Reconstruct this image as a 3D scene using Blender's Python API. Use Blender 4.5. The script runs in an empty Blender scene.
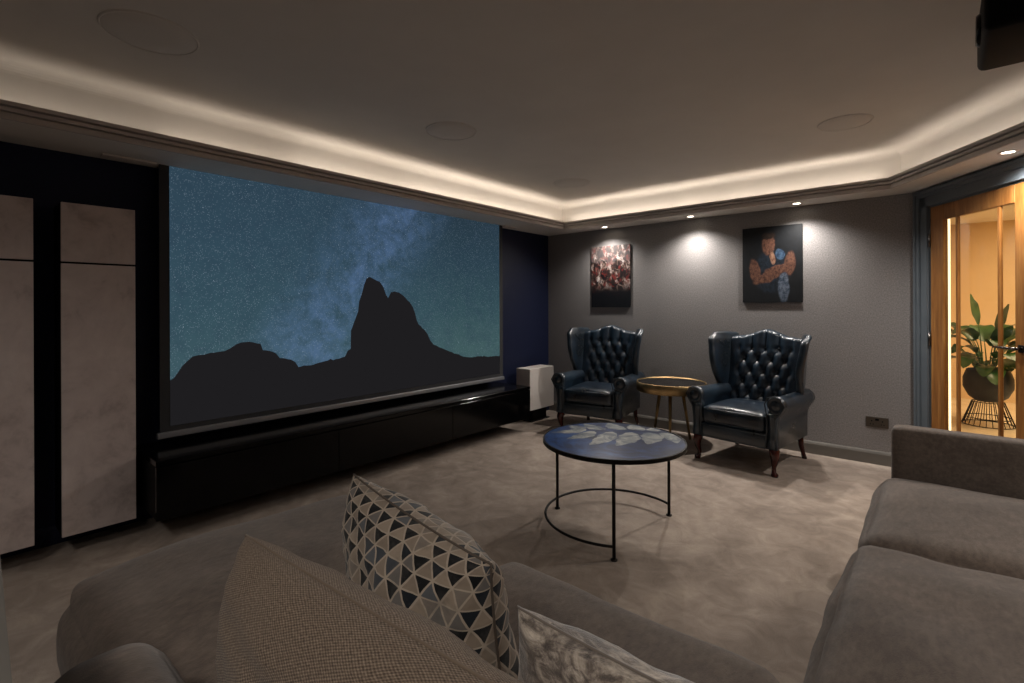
import bpy, bmesh, math, random
from math import sin, cos, pi, sqrt, radians, exp
from mathutils import Vector, Matrix, noise
random.seed(7)
SC = bpy.context.scene
COL = SC.collection

# ------------------------------------------------------------------ view
sc = SC
sc.view_settings.view_transform = 'Standard'
sc.view_settings.look = 'None'
sc.view_settings.exposure = 0.0
sc.view_settings.gamma = 1.0
sc.view_settings.use_curve_mapping = False
YAW, ROLL, F, CY = radians(40.82), radians(0.25), 494.0, 305.6
CAM = Vector((3.749, -5.045, 1.319))
fw = Vector((-sin(YAW), cos(YAW), 0)); rt = Vector((cos(YAW), sin(YAW), 0)); dn = fw.cross(rt)
rx = rt * cos(ROLL) + dn * sin(ROLL); dx = -rt * sin(ROLL) + dn * cos(ROLL)
cd = bpy.data.cameras.new('camera'); cam = bpy.data.objects.new('camera', cd); COL.objects.link(cam)
cam.matrix_world = Matrix(((rx.x, -dx.x, -fw.x, CAM.x), (rx.y, -dx.y, -fw.y, CAM.y), (rx.z, -dx.z, -fw.z, CAM.z), (0, 0, 0, 1)))
cd.sensor_width = 36; cd.lens = F * 36 / 1024; cd.shift_y = -(341.5 - CY) / 1024; cd.clip_start = 0.02
SC.camera = cam


def ray(u, v):
    return rx * ((u - 512) / F) + dx * ((v - CY) / F) + fw


# ------------------------------------------------------------------ node helpers
def s2l(c):
    return tuple((x / 12.92 if x <= .04045 else ((x + .055) / 1.055) ** 2.4) for x in (q / 255 for q in c)) + (1,)


class NT:
    def __init__(s, name):
        s.m = bpy.data.materials.new(name); s.m.use_nodes = True
        s.t = s.m.node_tree; s.t.nodes.clear()
        s.out = s.t.nodes.new('ShaderNodeOutputMaterial')

    def n(s, typ, ins=None, **kw):
        nd = s.t.nodes.new('ShaderNode' + typ)
        for k, v in kw.items(): setattr(nd, k, v)
        for k, v in (ins or {}).items():
            sk = nd.inputs[k]
            if isinstance(v, bpy.types.NodeSocket): s.t.links.new(v, sk)
            else: sk.default_value = v
        return nd

    def math(s, op, a, b=0.0, c=0.0):
        return s.n('Math', {0: a, 1: b, 2: c}, operation=op).outputs[0]

    def mix(s, f, a, b, blend='MIX'):
        nd = s.n('Mix', data_type='RGBA', blend_type=blend)
        for i, v in ((0, f), (6, a), (7, b)):
            sk = nd.inputs[i]
            if isinstance(v, bpy.types.NodeSocket): s.t.links.new(v, sk)
            else: sk.default_value = v
        return nd.outputs[2]

    def ramp(s, f, stops, interp='LINEAR'):
        nd = s.n('ValToRGB', {0: f}); cr = nd.color_ramp; cr.interpolation = interp
        while len(cr.elements) < len(stops): cr.elements.new(.5)
        for e, (p, c) in zip(cr.elements, stops):
            e.position = p; e.color = c if len(c) == 4 else tuple(c) + (1,)
        return nd.outputs[0]

    def coord(s, kind='Object', scale=None):
        o = s.n('TexCoord').outputs[kind]
        if scale: o = s.n('Mapping', {0: o, 3: scale}).outputs[0]
        return o

    def noise(s, vec, scale, detail=3, rough=.55, dist=0.0):
        return s.n('TexNoise', {'Vector': vec, 'Scale': scale, 'Detail': detail, 'Roughness': rough, 'Distortion': dist}).outputs[0]

    def bump(s, h, strength=.3, dist=.01):
        return s.n('Bump', {'Height': h, 'Strength': strength, 'Distance': dist}).outputs[0]

    def bsdf(s, color, rough=.6, normal=None, **kw):
        ins = {'Base Color': color, 'Roughness': rough}
        for k, v in kw.items(): ins[k.replace('_', ' ')] = v
        if normal is not None: ins['Normal'] = normal
        b = s.n('BsdfPrincipled', ins)
        s.t.links.new(b.outputs[0], s.out.inputs[0]); return s.m

    def emit(s, color, st):
        e = s.n('Emission', {0: color, 1: st}); s.t.links.new(e.outputs[0], s.out.inputs[0]); return s.m


def plain(name, rgb, rough=.6, **kw):
    return NT(name).bsdf(s2l(rgb), rough, **kw)


def mottled(name, c1, c2, scale=8, rough=.7, bump=0.0, bscale=120, stretch=None, detail=4, spread=.2, **kw):
    t = NT(name); co = t.coord('Object', stretch)
    f = t.noise(co, scale, detail)
    col = t.ramp(f, [(.5 - spread, s2l(c1)), (.5 + spread, s2l(c2))])
    nm = t.bump(t.noise(co, bscale, 2), bump, .004) if bump else None
    return t.bsdf(col, rough, nm, **kw)


# ------------------------------------------------------------------ mesh helpers
def obj(name, bm, mats, parent=None, smooth=True, kind=None):
    me = bpy.data.meshes.new(name)
    bmesh.ops.recalc_face_normals(bm, faces=bm.faces[:])
    for f in bm.faces: f.smooth = smooth
    bm.to_mesh(me); bm.free()
    for m in (mats if isinstance(mats, (list, tuple)) else [mats]): me.materials.append(m)
    o = bpy.data.objects.new(name, me); COL.objects.link(o)
    if parent: o.parent = parent
    if kind: o['kind'] = kind
    return o


def tag(o, label, cat, group=None):
    o['label'] = label; o['category'] = cat
    if group: o['group'] = group
    return o


def thing(name, label, cat, loc=(0, 0, 0), rz=0.0, group=None):
    o = bpy.data.objects.new(name, None); COL.objects.link(o)
    o.empty_display_size = .1; o.location = loc; o.rotation_euler = (0, 0, rz)
    return tag(o, label, cat, group)


def dup(root, loc, rz, label, group=None):
    r = root.copy(); COL.objects.link(r); r.location = loc; r.rotation_euler = (0, 0, rz); r['label'] = label
    if group: r['group'] = group
    for ch in list(root.children):
        c = ch.copy(); COL.objects.link(c); c.parent = r
        for g in ch.children:
            d = g.copy(); COL.objects.link(d); d.parent = c
    return r


def B(): return bmesh.new()


def box(bm, x0, x1, y0, y1, z0, z1, bev=0.0, seg=2, mi=0, mat=None):
    r = bmesh.ops.create_cube(bm, size=1); vs = r['verts']
    for v in vs: v.co = Vector((x0 + (v.co.x + .5) * (x1 - x0), y0 + (v.co.y + .5) * (y1 - y0), z0 + (v.co.z + .5) * (z1 - z0)))
    fs = {f for v in vs for f in v.link_faces}
    if bev:
        es = list({e for f in fs for e in f.edges})
        r = bmesh.ops.bevel(bm, geom=es, offset=bev, segments=seg, profile=.5, affect='EDGES')
        fs = {f for f in bm.faces if f in set(r['faces'])} | {f for f in fs if f.is_valid}
    if mat is not None:
        vv = {v for f in fs for v in f.verts}
        for v in vv: v.co = mat @ v.co
    for f in fs: f.material_index = mi
    return bm


def loft(bm, rings, cap=True, closed=True, loop=False, mi=0):
    R = [[bm.verts.new(p) for p in r] for r in rings]
    n = len(R[0])
    for i in range(len(R) - (0 if loop else 1)):
        a, b = R[i], R[(i + 1) % len(R)]
        for j in range(n if closed else n - 1):
            k = (j + 1) % n
            try: bm.faces.new((a[j], a[k], b[k], b[j])).material_index = mi
            except ValueError: pass
    if cap and closed and not loop:
        for r in (R[0], R[-1]):
            try: bm.faces.new(r).material_index = mi
            except ValueError: pass
    return R


def tube(bm, pts, rad, n=8, loop=False, mi=0):
    pts = [Vector(p) for p in pts]; m = len(pts)
    rings = []; up = Vector((0, 0, 1)); prev = None
    for i, p in enumerate(pts):
        if loop: t = pts[(i + 1) % m] - pts[i - 1]
        else: t = pts[min(i + 1, m - 1)] - pts[max(i - 1, 0)]
        t.normalize()
        if prev is None:
            a = t.cross(up) if abs(t.dot(up)) < .95 else t.cross(Vector((1, 0, 0)))
        else: a = prev - t * prev.dot(t)
        a.normalize(); b = t.cross(a); prev = a
        r = rad[i] if isinstance(rad, (list, tuple)) else rad
        rings.append([p + a * (r * cos(2 * pi * j / n)) + b * (r * sin(2 * pi * j / n)) for j in range(n)])
    loft(bm, rings, cap=not loop, loop=loop, mi=mi); return bm


def lathe(bm, prof, n=32, c=(0, 0, 0), mi=0):
    rings = [[(c[0] + r * cos(2 * pi * j / n), c[1] + r * sin(2 * pi * j / n), c[2] + z) for j in range(n)] for r, z in prof]
    loft(bm, rings, cap=True, mi=mi); return bm


def prism(bm, pts, d0, d1, axis='y', mi=0):
    """pts = outline in the other two axes, extruded d0..d1 along axis"""
    def P(a, b, d): return {'y': (a, d, b), 'x': (d, a, b), 'z': (a, b, d)}[axis]
    loft(bm, [[P(a, b, d0) for a, b in pts], [P(a, b, d1) for a, b in pts]], mi=mi); return bm


def pad(bm, x0, x1, y0, y1, z0, z1, r, crown=.02, bulge=.01, N=14, wob=0.0, wsc=3.0, seed=0, corner=0.0):
    """soft upholstered block with rounded edges and a crowned top"""
    c = Vector(((x0 + x1) / 2, (y0 + y1) / 2, (z0 + z1) / 2)); h = Vector(((x1 - x0) / 2, (y1 - y0) / 2, (z1 - z0) / 2))
    g = [sin(pi / 2 * (-1 + 2 * i / N)) for i in range(N + 1)]
    V = {}

    def vert(key):
        if key in V: return V[key]
        p = Vector((g[key[0]], g[key[1]], g[key[2]])); q = Vector((p.x * h.x, p.y * h.y, p.z * h.z))
        if corner:
            ca = max(0, abs(q.x) - (h.x - corner)); cb = max(0, abs(q.y) - (h.y - corner)); l = sqrt(ca * ca + cb * cb); mx = max(ca, cb)
            if l > 1e-6:
                k = mx / l
                q.x = math.copysign(h.x - corner + ca * k, q.x) if ca else q.x
                q.y = math.copysign(h.y - corner + cb * k, q.y) if cb else q.y
        inn = Vector([max(-(h[i] - r), min(h[i] - r, q[i])) for i in range(3)]); d = q - inn
        if d.length > 1e-6:
            d = d * (max(abs(d.x), abs(d.y), abs(d.z)) / d.length)
        w = inn + d
        w.z += (crown if p.z > 0 else 0) * max(0, p.z) * max(0, (1 - p.x ** 2) * (1 - p.y ** 2)) ** .7
        w.x += bulge * p.x * (1 - p.y ** 2) * (1 - p.z ** 2); w.y += bulge * p.y * (1 - p.x ** 2) * (1 - p.z ** 2)
        w = w + c
        if wob:
            w += Vector((0, 0, 1)) * wob * noise.noise(w * wsc + Vector((seed, 0, 0))) + noise.noise_vector(w * wsc * 2.3 + Vector((0, seed, 0))) * wob * .35
        V[key] = bm.verts.new(w); return V[key]
    for ax in range(3):
        a, b = [i for i in range(3) if i != ax]
        for s in (0, N):
            for i in range(N):
                for j in range(N):
                    ks = []
                    for di, dj in ((0, 0), (1, 0), (1, 1), (0, 1)):
                        k = [0, 0, 0]; k[ax] = s; k[a] = i + di; k[b] = j + dj; ks.append(vert(tuple(k)))
                    try: bm.faces.new(ks)
                    except ValueError: pass
    return bm


# ------------------------------------------------------------------ materials
def wallpaper(name, c1, c2, rough=.55, spec=.4):
    t = NT(name); co = t.coord('Object')
    st = t.n('Mapping', {0: co, 3: (1, 1, .35)}).outputs[0]
    f1 = t.noise(st, 240, 3, .7); f2 = t.noise(co, 95, 3, .6); f3 = t.noise(co, 2.5, 2)
    f = t.math('ADD', t.math('MULTIPLY', f1, .55), t.math('MULTIPLY', f2, .45))
    col = t.ramp(f, [(.36, s2l(c1)), (.64, s2l(c2))])
    col = t.mix(t.math('MULTIPLY', f3, .25), col, s2l(c1))
    return t.bsdf(col, rough, t.bump(f, .35, .004), **{'Specular_IOR_Level': spec})


M = {}
M['wall_grey'] = wallpaper('grey_textured_wallpaper', (112, 109, 109), (166, 162, 161), .42, .5)
M['wall_navy'] = wallpaper('navy_textured_wallpaper', (17, 22, 46), (31, 39, 68), .5, .3)
M['wall_plain'] = mottled('dark_grey_paint', (62, 60, 60), (70, 68, 67), 6, .6)
M['paint_blue_grey'] = mottled('blue_grey_satin_paint', (88, 96, 103), (95, 103, 110), 5, .4)
M['skirting'] = mottled('grey_satin_paint', (104, 100, 95), (112, 108, 102), 5, .4)
M['ceiling'] = mottled('warm_white_ceiling_paint', (222, 217, 210), (228, 223, 216), 3, .8)
M['moulding'] = mottled('grey_white_moulding_paint', (190, 183, 177), (198, 191, 185), 4, .6)
M['black_gloss'] = mottled('black_gloss_lacquer', (5, 5, 6), (7, 7, 8), 3, .12, **{'Specular_IOR_Level': .22})
M['black_matt'] = mottled('black_matt', (6, 6, 7), (9, 9, 10), 20, .6, **{'Specular_IOR_Level': .15})
M['black_velvet'] = plain('screen_black_border', (58, 58, 60), .85)
M['alu'] = plain('dark_aluminium_bar', (150, 150, 154), .4, Metallic=.4)
M['white_satin'] = mottled('white_satin', (214, 205, 198), (222, 213, 206), 4, .5)
M['brass'] = mottled('brushed_brass', (150, 126, 88), (178, 152, 110), 18, .42, Metallic=1.0)
M['glass_top'] = mottled('smoked_mirror', (120, 118, 116), (150, 148, 146), 10, .06, Metallic=1.0)
M['iron'] = mottled('black_iron', (18, 15, 13), (30, 25, 22), 40, .5, Metallic=.6)
M['mahogany'] = mottled('mahogany', (42, 14, 10), (78, 26, 18), 14, .22, stretch=(1, 1, .2))
M['chrome'] = plain('dark_chrome', (110, 106, 104), .22, Metallic=1.0)


def carpet():
    t = NT('beige_grey_carpet'); co = t.coord('Object')
    a = t.noise(co, 1.6, 4, .6, 1.2); b = t.noise(co, 6.5, 4, .65, .8); c = t.noise(co, 260, 2, .8)
    f = t.math('ADD', t.math('MULTIPLY', a, .5), t.math('MULTIPLY', b, .5))
    col = t.ramp(f, [(.33, s2l((136, 124, 115))), (.5, s2l((166, 152, 141))), (.66, s2l((194, 179, 166)))])
    col = t.mix(t.math('MULTIPLY', c, .35), col, s2l((112, 101, 90)))
    h = t.math('ADD', t.math('MULTIPLY', c, .5), b)
    return t.bsdf(col, .95, t.bump(h, .55, .012), **{'Specular_IOR_Level': .1})


M['carpet'] = carpet()


def concrete():
    t = NT('taupe_concrete_laminate'); co = t.coord('Object')
    a = t.noise(co, 2.6, 5, .62, .8); b = t.noise(co, 9, 5, .7, .5)
    f = t.math('ADD', t.math('MULTIPLY', a, .65), t.math('MULTIPLY', b, .35))
    col = t.ramp(f, [(.34, s2l((166, 152, 148))), (.47, s2l((202, 188, 184))), (.66, s2l((218, 205, 200)))])
    return t.bsdf(col, .5, t.bump(b, .08, .003))


M['concrete'] = concrete()


def leather():
    t = NT('antique_navy_leather'); co = t.coord('Object')
    a = t.noise(co, 5, 4, .6, .5); g = t.n('TexVoronoi', {'Vector': co, 'Scale': 260}).outputs[0]
    col = t.ramp(a, [(.35, s2l((9, 17, 26))), (.55, s2l((15, 31, 46))), (.72, s2l((24, 46, 62)))])
    geo = t.n('NewGeometry').outputs['Pointiness']
    worn = t.ramp(geo, [(.5, (0, 0, 0, 1)), (.62, (.45, .45, .45, 1))])
    col = t.mix(worn, col, s2l((70, 78, 82)))
    return t.bsdf(col, t.ramp(a, [(.3, (.26,) * 3), (.7, (.4,) * 3)]), t.bump(g, .08, .002), **{'Specular_IOR_Level': .6, 'Coat_Weight': .25, 'Coat_Roughness': .25})


M['leather'] = leather()


def fabric(name, c1, c2, c3, sc1=3.2, sc2=60, rough=.9, bump=.35):
    t = NT(name); co = t.coord('Object')
    a = t.noise(co, sc1, 4, .65, .6); b = t.noise(t.n('Mapping', {0: co, 3: (1, .45, 1)}).outputs[0], sc2, 3, .7)
    w = t.noise(co, 420, 1)
    f = t.math('ADD', t.math('MULTIPLY', a, .55), t.math('MULTIPLY', b, .45))
    col = t.ramp(f, [(.36, s2l(c1)), (.5, s2l(c2)), (.64, s2l(c3))])
    return t.bsdf(col, rough, t.bump(t.math('ADD', w, b), bump, .004), **{'Sheen_Weight': .25, 'Sheen_Roughness': .5, 'Specular_IOR_Level': .15})


M['sofa'] = fabric('taupe_velour_upholstery', (90, 79, 72), (107, 95, 86), (125, 111, 101))


def weave():
    t = NT('beige_basket_weave'); uv = t.coord('UV')
    s = t.n('SeparateXYZ', {0: uv})
    u = t.math('MULTIPLY', s.outputs[0], 196 * pi); v = t.math('MULTIPLY', s.outputs[1], 196 * pi)
    k = t.math('MULTIPLY', t.math('SINE', u), t.math('SINE', v))
    k = t.math('ADD', t.math('MULTIPLY', k, .5), .5)
    nz = t.noise(uv, 110, 3, .8); n2 = t.noise(uv, 3, 3, .6)
    f = t.math('ADD', t.math('MULTIPLY', k, .34), t.math('MULTIPLY', nz, .66))
    col = t.ramp(f, [(.3, s2l((78, 66, 57))), (.5, s2l((132, 115, 100))), (.7, s2l((180, 160, 141)))])
    col = t.mix(t.math('MULTIPLY', n2, .35), col, s2l((98, 84, 72)))
    return t.bsdf(col, .92, t.bump(f, .7, .004), **{'Specular_IOR_Level': .1, 'Sheen_Weight': .15})


M['weave'] = weave()


def triangles():
    t = NT('triangle_print_velvet'); uv = t.coord('UV'); s = t.n('SeparateXYZ', {0: uv})
    wv = t.noise(uv, 3, 2)
    NU, NV = 13.0, 14.5
    v = t.math('MULTIPLY', t.math('ADD', s.outputs[1], t.math('MULTIPLY', wv, .03)), NV)
    row = t.math('FLOOR', v); fv = t.math('SUBTRACT', v, row)
    u = t.math('ADD', t.math('MULTIPLY', s.outputs[0], NU), t.math('MULTIPLY', t.math('MODULO', row, 2.0), .5))
    cu = t.math('FLOOR', u); fu = t.math('SUBTRACT', u, cu)
    ed = t.math('SUBTRACT', t.math('SUBTRACT', 1.0, fv), t.math('MULTIPLY', t.math('ABSOLUTE', t.math('SUBTRACT', fu, .5)), 2.0))
    up = t.math('GREATER_THAN', ed, 0.0)
    cu2 = t.math('FLOOR', t.math('ADD', u, .5))
    idu = t.math('ADD', t.math('MULTIPLY', up, cu), t.math('MULTIPLY', t.math('SUBTRACT', 1.0, up), t.math('ADD', cu2, 37.0)))
    cv = t.n('CombineXYZ', {0: idu, 1: row, 2: up}).outputs[0]
    rnd = t.n('TexWhiteNoise', {0: cv}, noise_dimensions='3D').outputs[0]
    pale = t.ramp(rnd, [(0, s2l((150, 134, 118))), (.45, s2l((166, 149, 131))), (.74, s2l((118, 112, 107))), (.93, s2l((98, 100, 104)))], 'CONSTANT')
    dark = t.ramp(rnd, [(0, s2l((10, 11, 14))), (.48, s2l((24, 30, 38))), (.64, s2l((70, 74, 80))), (.78, s2l((138, 127, 116)))], 'CONSTANT')
    col = t.mix(up, dark, pale)
    edge = t.math('LESS_THAN', t.math('ABSOLUTE', ed), .11)
    e2 = t.math('LESS_THAN', t.math('MINIMUM', fv, t.math('SUBTRACT', 1.0, fv)), .045)
    col = t.mix(t.math('MAXIMUM', edge, e2), col, s2l((186, 170, 152)))
    blot = t.noise(uv, 9, 4, .7)
    col = t.mix(t.ramp(blot, [(.5, (0, 0, 0)), (.72, (.5, .5, .5))]), col, s2l((92, 88, 84)))
    return t.bsdf(col, .75, t.bump(t.noise(uv, 7, 3), .3, .03), **{'Sheen_Weight': .3, 'Specular_IOR_Level': .2})


M['triangles'] = triangles()


def crushed():
    t = NT('silver_crushed_velvet'); uv = t.coord('UV')
    a = t.noise(uv, 4.5, 5, .68, 1.8); b = t.noise(uv, 16, 5, .7, 1.2)
    f = t.math('ADD', t.math('MULTIPLY', a, .6), t.math('MULTIPLY', b, .4))
    col = t.ramp(f, [(.38, s2l((52, 45, 40))), (.47, s2l((112, 100, 91))), (.55, s2l((182, 168, 153))), (.63, s2l((224, 212, 196)))])
    return t.bsdf(col, .5, t.bump(b, .4, .01), **{'Sheen_Weight': .6, 'Specular_IOR_Level': .3})


M['crushed'] = crushed()


def oak():
    t = NT('oak_veneer'); co = t.coord('Object', (1, 1, .06))
    a = t.noise(co, 28, 4, .65, .6); b = t.noise(co, 150, 2)
    f = t.math('ADD', t.math('MULTIPLY', a, .7), t.math('MULTIPLY', b, .3))
    col = t.ramp(f, [(.36, s2l((126, 80, 36))), (.52, s2l((158, 106, 54))), (.66, s2l((180, 130, 72)))])
    return t.bsdf(col, .32, t.bump(b, .08, .002), **{'Specular_IOR_Level': .5})


M['oak'] = oak()


def glass():
    t = NT('clear_door_glass')
    g = t.n('BsdfGlossy', {0: (1, 1, 1, 1), 1: .02}); tr = t.n('BsdfTransparent', {0: (.96, .97, .95, 1)})
    fc = t.n('LayerWeight', {0: .5}).outputs['Facing']
    fr = t.math('ADD', t.math('MULTIPLY', t.math('POWER', fc, 4.0), .5), .03)
    mx = t.n('MixShader', {0: fr, 1: tr.outputs[0], 2: g.outputs[0]})
    t.t.links.new(mx.outputs[0], t.out.inputs[0]); return t.m


M['glass'] = glass()
M['hall_wall'] = mottled('cream_hall_paint', (214, 186, 146), (222, 195, 156), 3, .7)
M['hall_floor'] = mottled('cream_stone_tile', (206, 190, 164), (222, 208, 184), 4, .25)
M['leaf'] = mottled('dark_green_leaf', (22, 52, 22), (52, 92, 40), 6, .35)
M['stem'] = plain('leaf_stem_green', (58, 92, 44), .5)
M['pot'] = mottled('charcoal_pot', (26, 32, 44), (42, 50, 64), 12, .55)
M['soil'] = mottled('soil', (30, 22, 16), (54, 40, 30), 60, .95)


def emis(name, rgb, st): return NT(name).emit(s2l(rgb), st)


# ------------------------------------------------------------------ room shell
H1, H2 = 2.2, 2.5
WD = Vector((.5459, -.8378, 0)); WN = Vector((.8378, .5459, 0)); W0 = Vector((3.616, 0, 0))
P3 = W0 + WD * ((5.0 - 3.616) / .5459)
YF = -6.6


def DW(s, w, z=0.0): return W0 + WD * s + WN * w + Vector((0, 0, z))


bm = B(); box(bm, -.3, 9, YF - .1, 5, -.12, 0); obj('floor', bm, M['carpet'], smooth=False, kind='structure')
bm = B(); box(bm, -.12, 5.12, YF - .1, .12, H2, H2 + .1); obj('ceiling', bm, M['ceiling'], smooth=False, kind='structure')
bm = B(); box(bm, -.12, 0, YF, 0, 0, H2); obj('wall_left', bm, M['wall_navy'], smooth=False, kind='structure')
bm = B(); box(bm, -.12, 3.7, 0, .12, 0, H2); obj('wall_back', bm, M['wall_grey'], smooth=False, kind='structure')
bm = B(); box(bm, 5.0, 5.12, YF, P3.y, 0, H2); obj('wall_right', bm, M['wall_plain'], smooth=False, kind='structure')
bm = B(); box(bm, -.12, 5.12, YF - .1, YF, 0, H2); obj('wall_front', bm, M['wall_plain'], smooth=False, kind='structure')
# angled wall holding the door
SE = (P3 - W0).length + .06
DM = Matrix(((WD.x, WN.x, 0, W0.x), (WD.y, WN.y, 0, W0.y), (0, 0, 1, 0), (0, 0, 0, 1)))   # local (s, w, z) -> world
D0, D1, DT = .145, 1.055, 2.062      # opening
bm = B()
box(bm, 0, D0, 0, .12, 0, H2, mat=DM); box(bm, D1, SE, 0, .12, 0, H2, mat=DM); box(bm, D0, D1, 0, .12, DT, H2, mat=DM)
obj('wall_door', bm, M['paint_blue_grey'], smooth=False, kind='structure')
# stepped architrave
bm = B()
for a0, a1, d in ((.02, D0, .018), (.02, .075, .03), (.02, .045, .038)):
    box(bm, a0, a1, -d, .0, 0, DT + (D0 - a0), .003, 1, mat=DM)
    box(bm, D1 + D0 - a1, D1 + D0 - a0, -d, .0, 0, DT + (D0 - a0), .003, 1, mat=DM)
for a0, a1, d in ((.0, .125, .018), (.07, .125, .03), (.1, .125, .038)):
    box(bm, .02, D1 + .125, -d, .0, DT + a0, DT + a1, .003, 1, mat=DM)
obj('trim_1', bm, M['paint_blue_grey'], smooth=False, kind='structure')
bm = B()                                             # lining and stop
box(bm, D0, D0 + .012, 0, .12, 0, DT, mat=DM); box(bm, D1 - .012, D1, 0, .12, 0, DT, mat=DM); box(bm, D0, D1, 0, .12, DT - .012, DT, mat=DM)
obj('trim_2', bm, M['paint_blue_grey'], smooth=False, kind='structure')
# skirting
sk = [(0, 0), (-.018, 0), (-.018, .085), (-.012, .1), (-.006, .108), (0, .11)]
bm = B(); prism(bm, [(y, z) for y, z in sk], 0.0, 3.63, 'x'); obj('baseboard_back', bm, M['skirting'], smooth=False, kind='structure')
bm = B(); prism(bm, [(-y, z) for y, z in sk], YF, 0, 'y'); obj('baseboard_left', bm, M['wall_navy'], smooth=False, kind='structure')


def offpoly(pts, d):
    """open polyline offset to its right-hand side by d (mitred)"""
    out = []
    for i, p in enumerate(pts):
        p = Vector(p)
        def nrm(a, b):
            t = (Vector(b) - Vector(a)).normalized(); return Vector((t.y, -t.x))
        if i == 0: n = nrm(pts[0], pts[1]); out.append(p + n * d)
        elif i == len(pts) - 1: n = nrm(pts[-2], pts[-1]); out.append(p + n * d)
        else:
            a, b = nrm(pts[i - 1], pts[i]), nrm(pts[i], pts[i + 1]); m = (a + b).normalized()
            out.append(p + m * (d / m.dot(a)))
    return out


# inner soffit edge line: left strip, back strip, strip over the door, right strip
def door_off(y, w): return (3.616 + (-w - .5459 * y) / .8378)


EX, EY, EW = .462, -.305, .285
E2x = door_off(EY, EW)
# where door offset line meets the right strip x = 4.62
Ey4 = (-EW - .8378 * (4.62 - 3.616)) / .5459
EDGE = [(EX, YF), (EX, EY), (E2x, EY), (4.62, Ey4), (4.62, YF)]
WALLS = [(0, YF), (0, 0), (3.616, 0), (P3.x, P3.y), (5.0, YF)]


def along(bm, prof, base, mi=0):
    """sweep profile (offset into the room, z) along the polyline"""
    rings = []
    cols = [[(q.x, q.y, z) for q in offpoly(base, d)] for d, z in prof]
    for i in range(len(base)): rings.append([c[i] for c in cols])
    loft(bm, rings, cap=True, mi=mi)


# soffit slab
bm = B()
SE_ = offpoly(EDGE, -.015)
ring = []
for i in range(len(EDGE)):
    a, b = WALLS[i], SE_[i]
    ring.append([(a[0], a[1], H1), (b[0], b[1], H1), (b[0], b[1], H1 + .03), (a[0], a[1], H1 + .03)])
loft(bm, ring); obj('ceiling_soffit', bm, M['ceiling'], smooth=False, kind='structure')
# stepped cornice lip
bm = B()
along(bm, [(-.03, H1 + .001), (0, H1), (.0, H1 + .028), (-.014, H1 + .029), (-.014, H1 + .036), (.008, H1 + .038), (.01, H1 + .054), (-.008, H1 + .055), (-.008, H1 + .061), (.018, H1 + .063), (.024, H1 + .08), (-.03, H1 + .08)], EDGE)
obj('trim_3', bm, M['moulding'], smooth=False, kind='structure')
# cove recess wall, curved into the ceiling
bm = B()
cp = [(-.105, H1 + .02), (-.105, H2 - .05)] + [(-.105 + .06 * (1 - cos(a)), H2 - .05 + .05 * sin(a)) for a in [pi / 2 * k / 6 for k in range(1, 7)]] + [(-.06, H2 + .02), (-.16, H2 + .02), (-.16, H1 + .02)]
along(bm, cp, EDGE)
obj('trim_4', bm, M['ceiling'], smooth=False, kind='structure')

# ------------------------------------------------------------------ cove LED strips
WARM = (1.0, .87, .74)
LEDM = {}


def cove(p0, p1, power, name=None):
    """a rectangular lamp lying behind the cornice lip, facing up"""
    p0, p1 = Vector(p0), Vector(p1); mid = (p0 + p1) / 2; L = (p1 - p0).length
    ld = bpy.data.lights.new('cove_light', 'AREA'); ld.shape = 'RECTANGLE'; ld.size = L; ld.size_y = .025
    ld.energy = power * L * .36; ld.color = WARM
    o = bpy.data.objects.new('cove_light', ld); COL.objects.link(o)
    t = (p1 - p0).normalized(); up = Vector((0, 0, 1))
    # tilt towards the recess wall
    nrm = Vector((-t.y, t.x, 0)); zax = -(up * .95 - nrm * .2).normalized(); yax = zax.cross(t).normalized()
    o.matrix_world = Matrix(((t.x, yax.x, zax.x, mid.x), (t.y, yax.y, zax.y, mid.y), (t.z, yax.z, zax.z, mid.z), (0, 0, 0, 1)))


LB = offpoly(EDGE, -.03); ZC = H1 + .065


def seg(i, a, b, pw):
    p, q = LB[i], LB[i + 1]
    cove((*(p + (q - p) * a), ZC), (*(p + (q - p) * b), ZC), pw)


def strip_thing(i, label):
    p, q = LB[i], LB[i + 1]; bm = B(); t = (q - p).normalized(); n = Vector((-t.y, t.x)) * .022; p = p + t * .03; q = q - t * .03
    a = p + n * .6; b = q + n * .6; c = q + n * 1.4; d = p + n * 1.4
    loft(bm, [[(*a, H1 + .031), (*d, H1 + .031), (*d, H1 + .036), (*a, H1 + .036)], [(*b, H1 + .031), (*c, H1 + .031), (*c, H1 + .036), (*b, H1 + .036)]])
    tag(obj('led_strip', bm, M['white_satin'], smooth=False), label, 'light strip')


L0 = LB[1].y - LB[0].y
def yfrac(y): return (y - LB[0].y) / L0
for a, b, pw in ((-5.2, -4.2, 1.6), (-4.2, -3.4, 3.0), (-3.4, -2.4, 6.0), (-2.4, -1.3, 8.5), (-1.3, -.36, 8.0)): seg(0, yfrac(a), yfrac(b), pw)
seg(1, .02, .5, 8.5); seg(1, .5, .98, 7.0)
seg(2, .02, .5, 4.2); seg(2, .5, .98, 2.2)
strip_thing(0, 'led strip hidden behind the cornice above the projection screen')
strip_thing(1, 'led strip hidden behind the cornice above the two armchairs')
strip_thing(2, 'led strip hidden behind the cornice above the oak glass door')

# ------------------------------------------------------------------ downlights
M['lens'] = emis('lit_downlight_lens', (255, 238, 214), 14.0)


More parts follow.
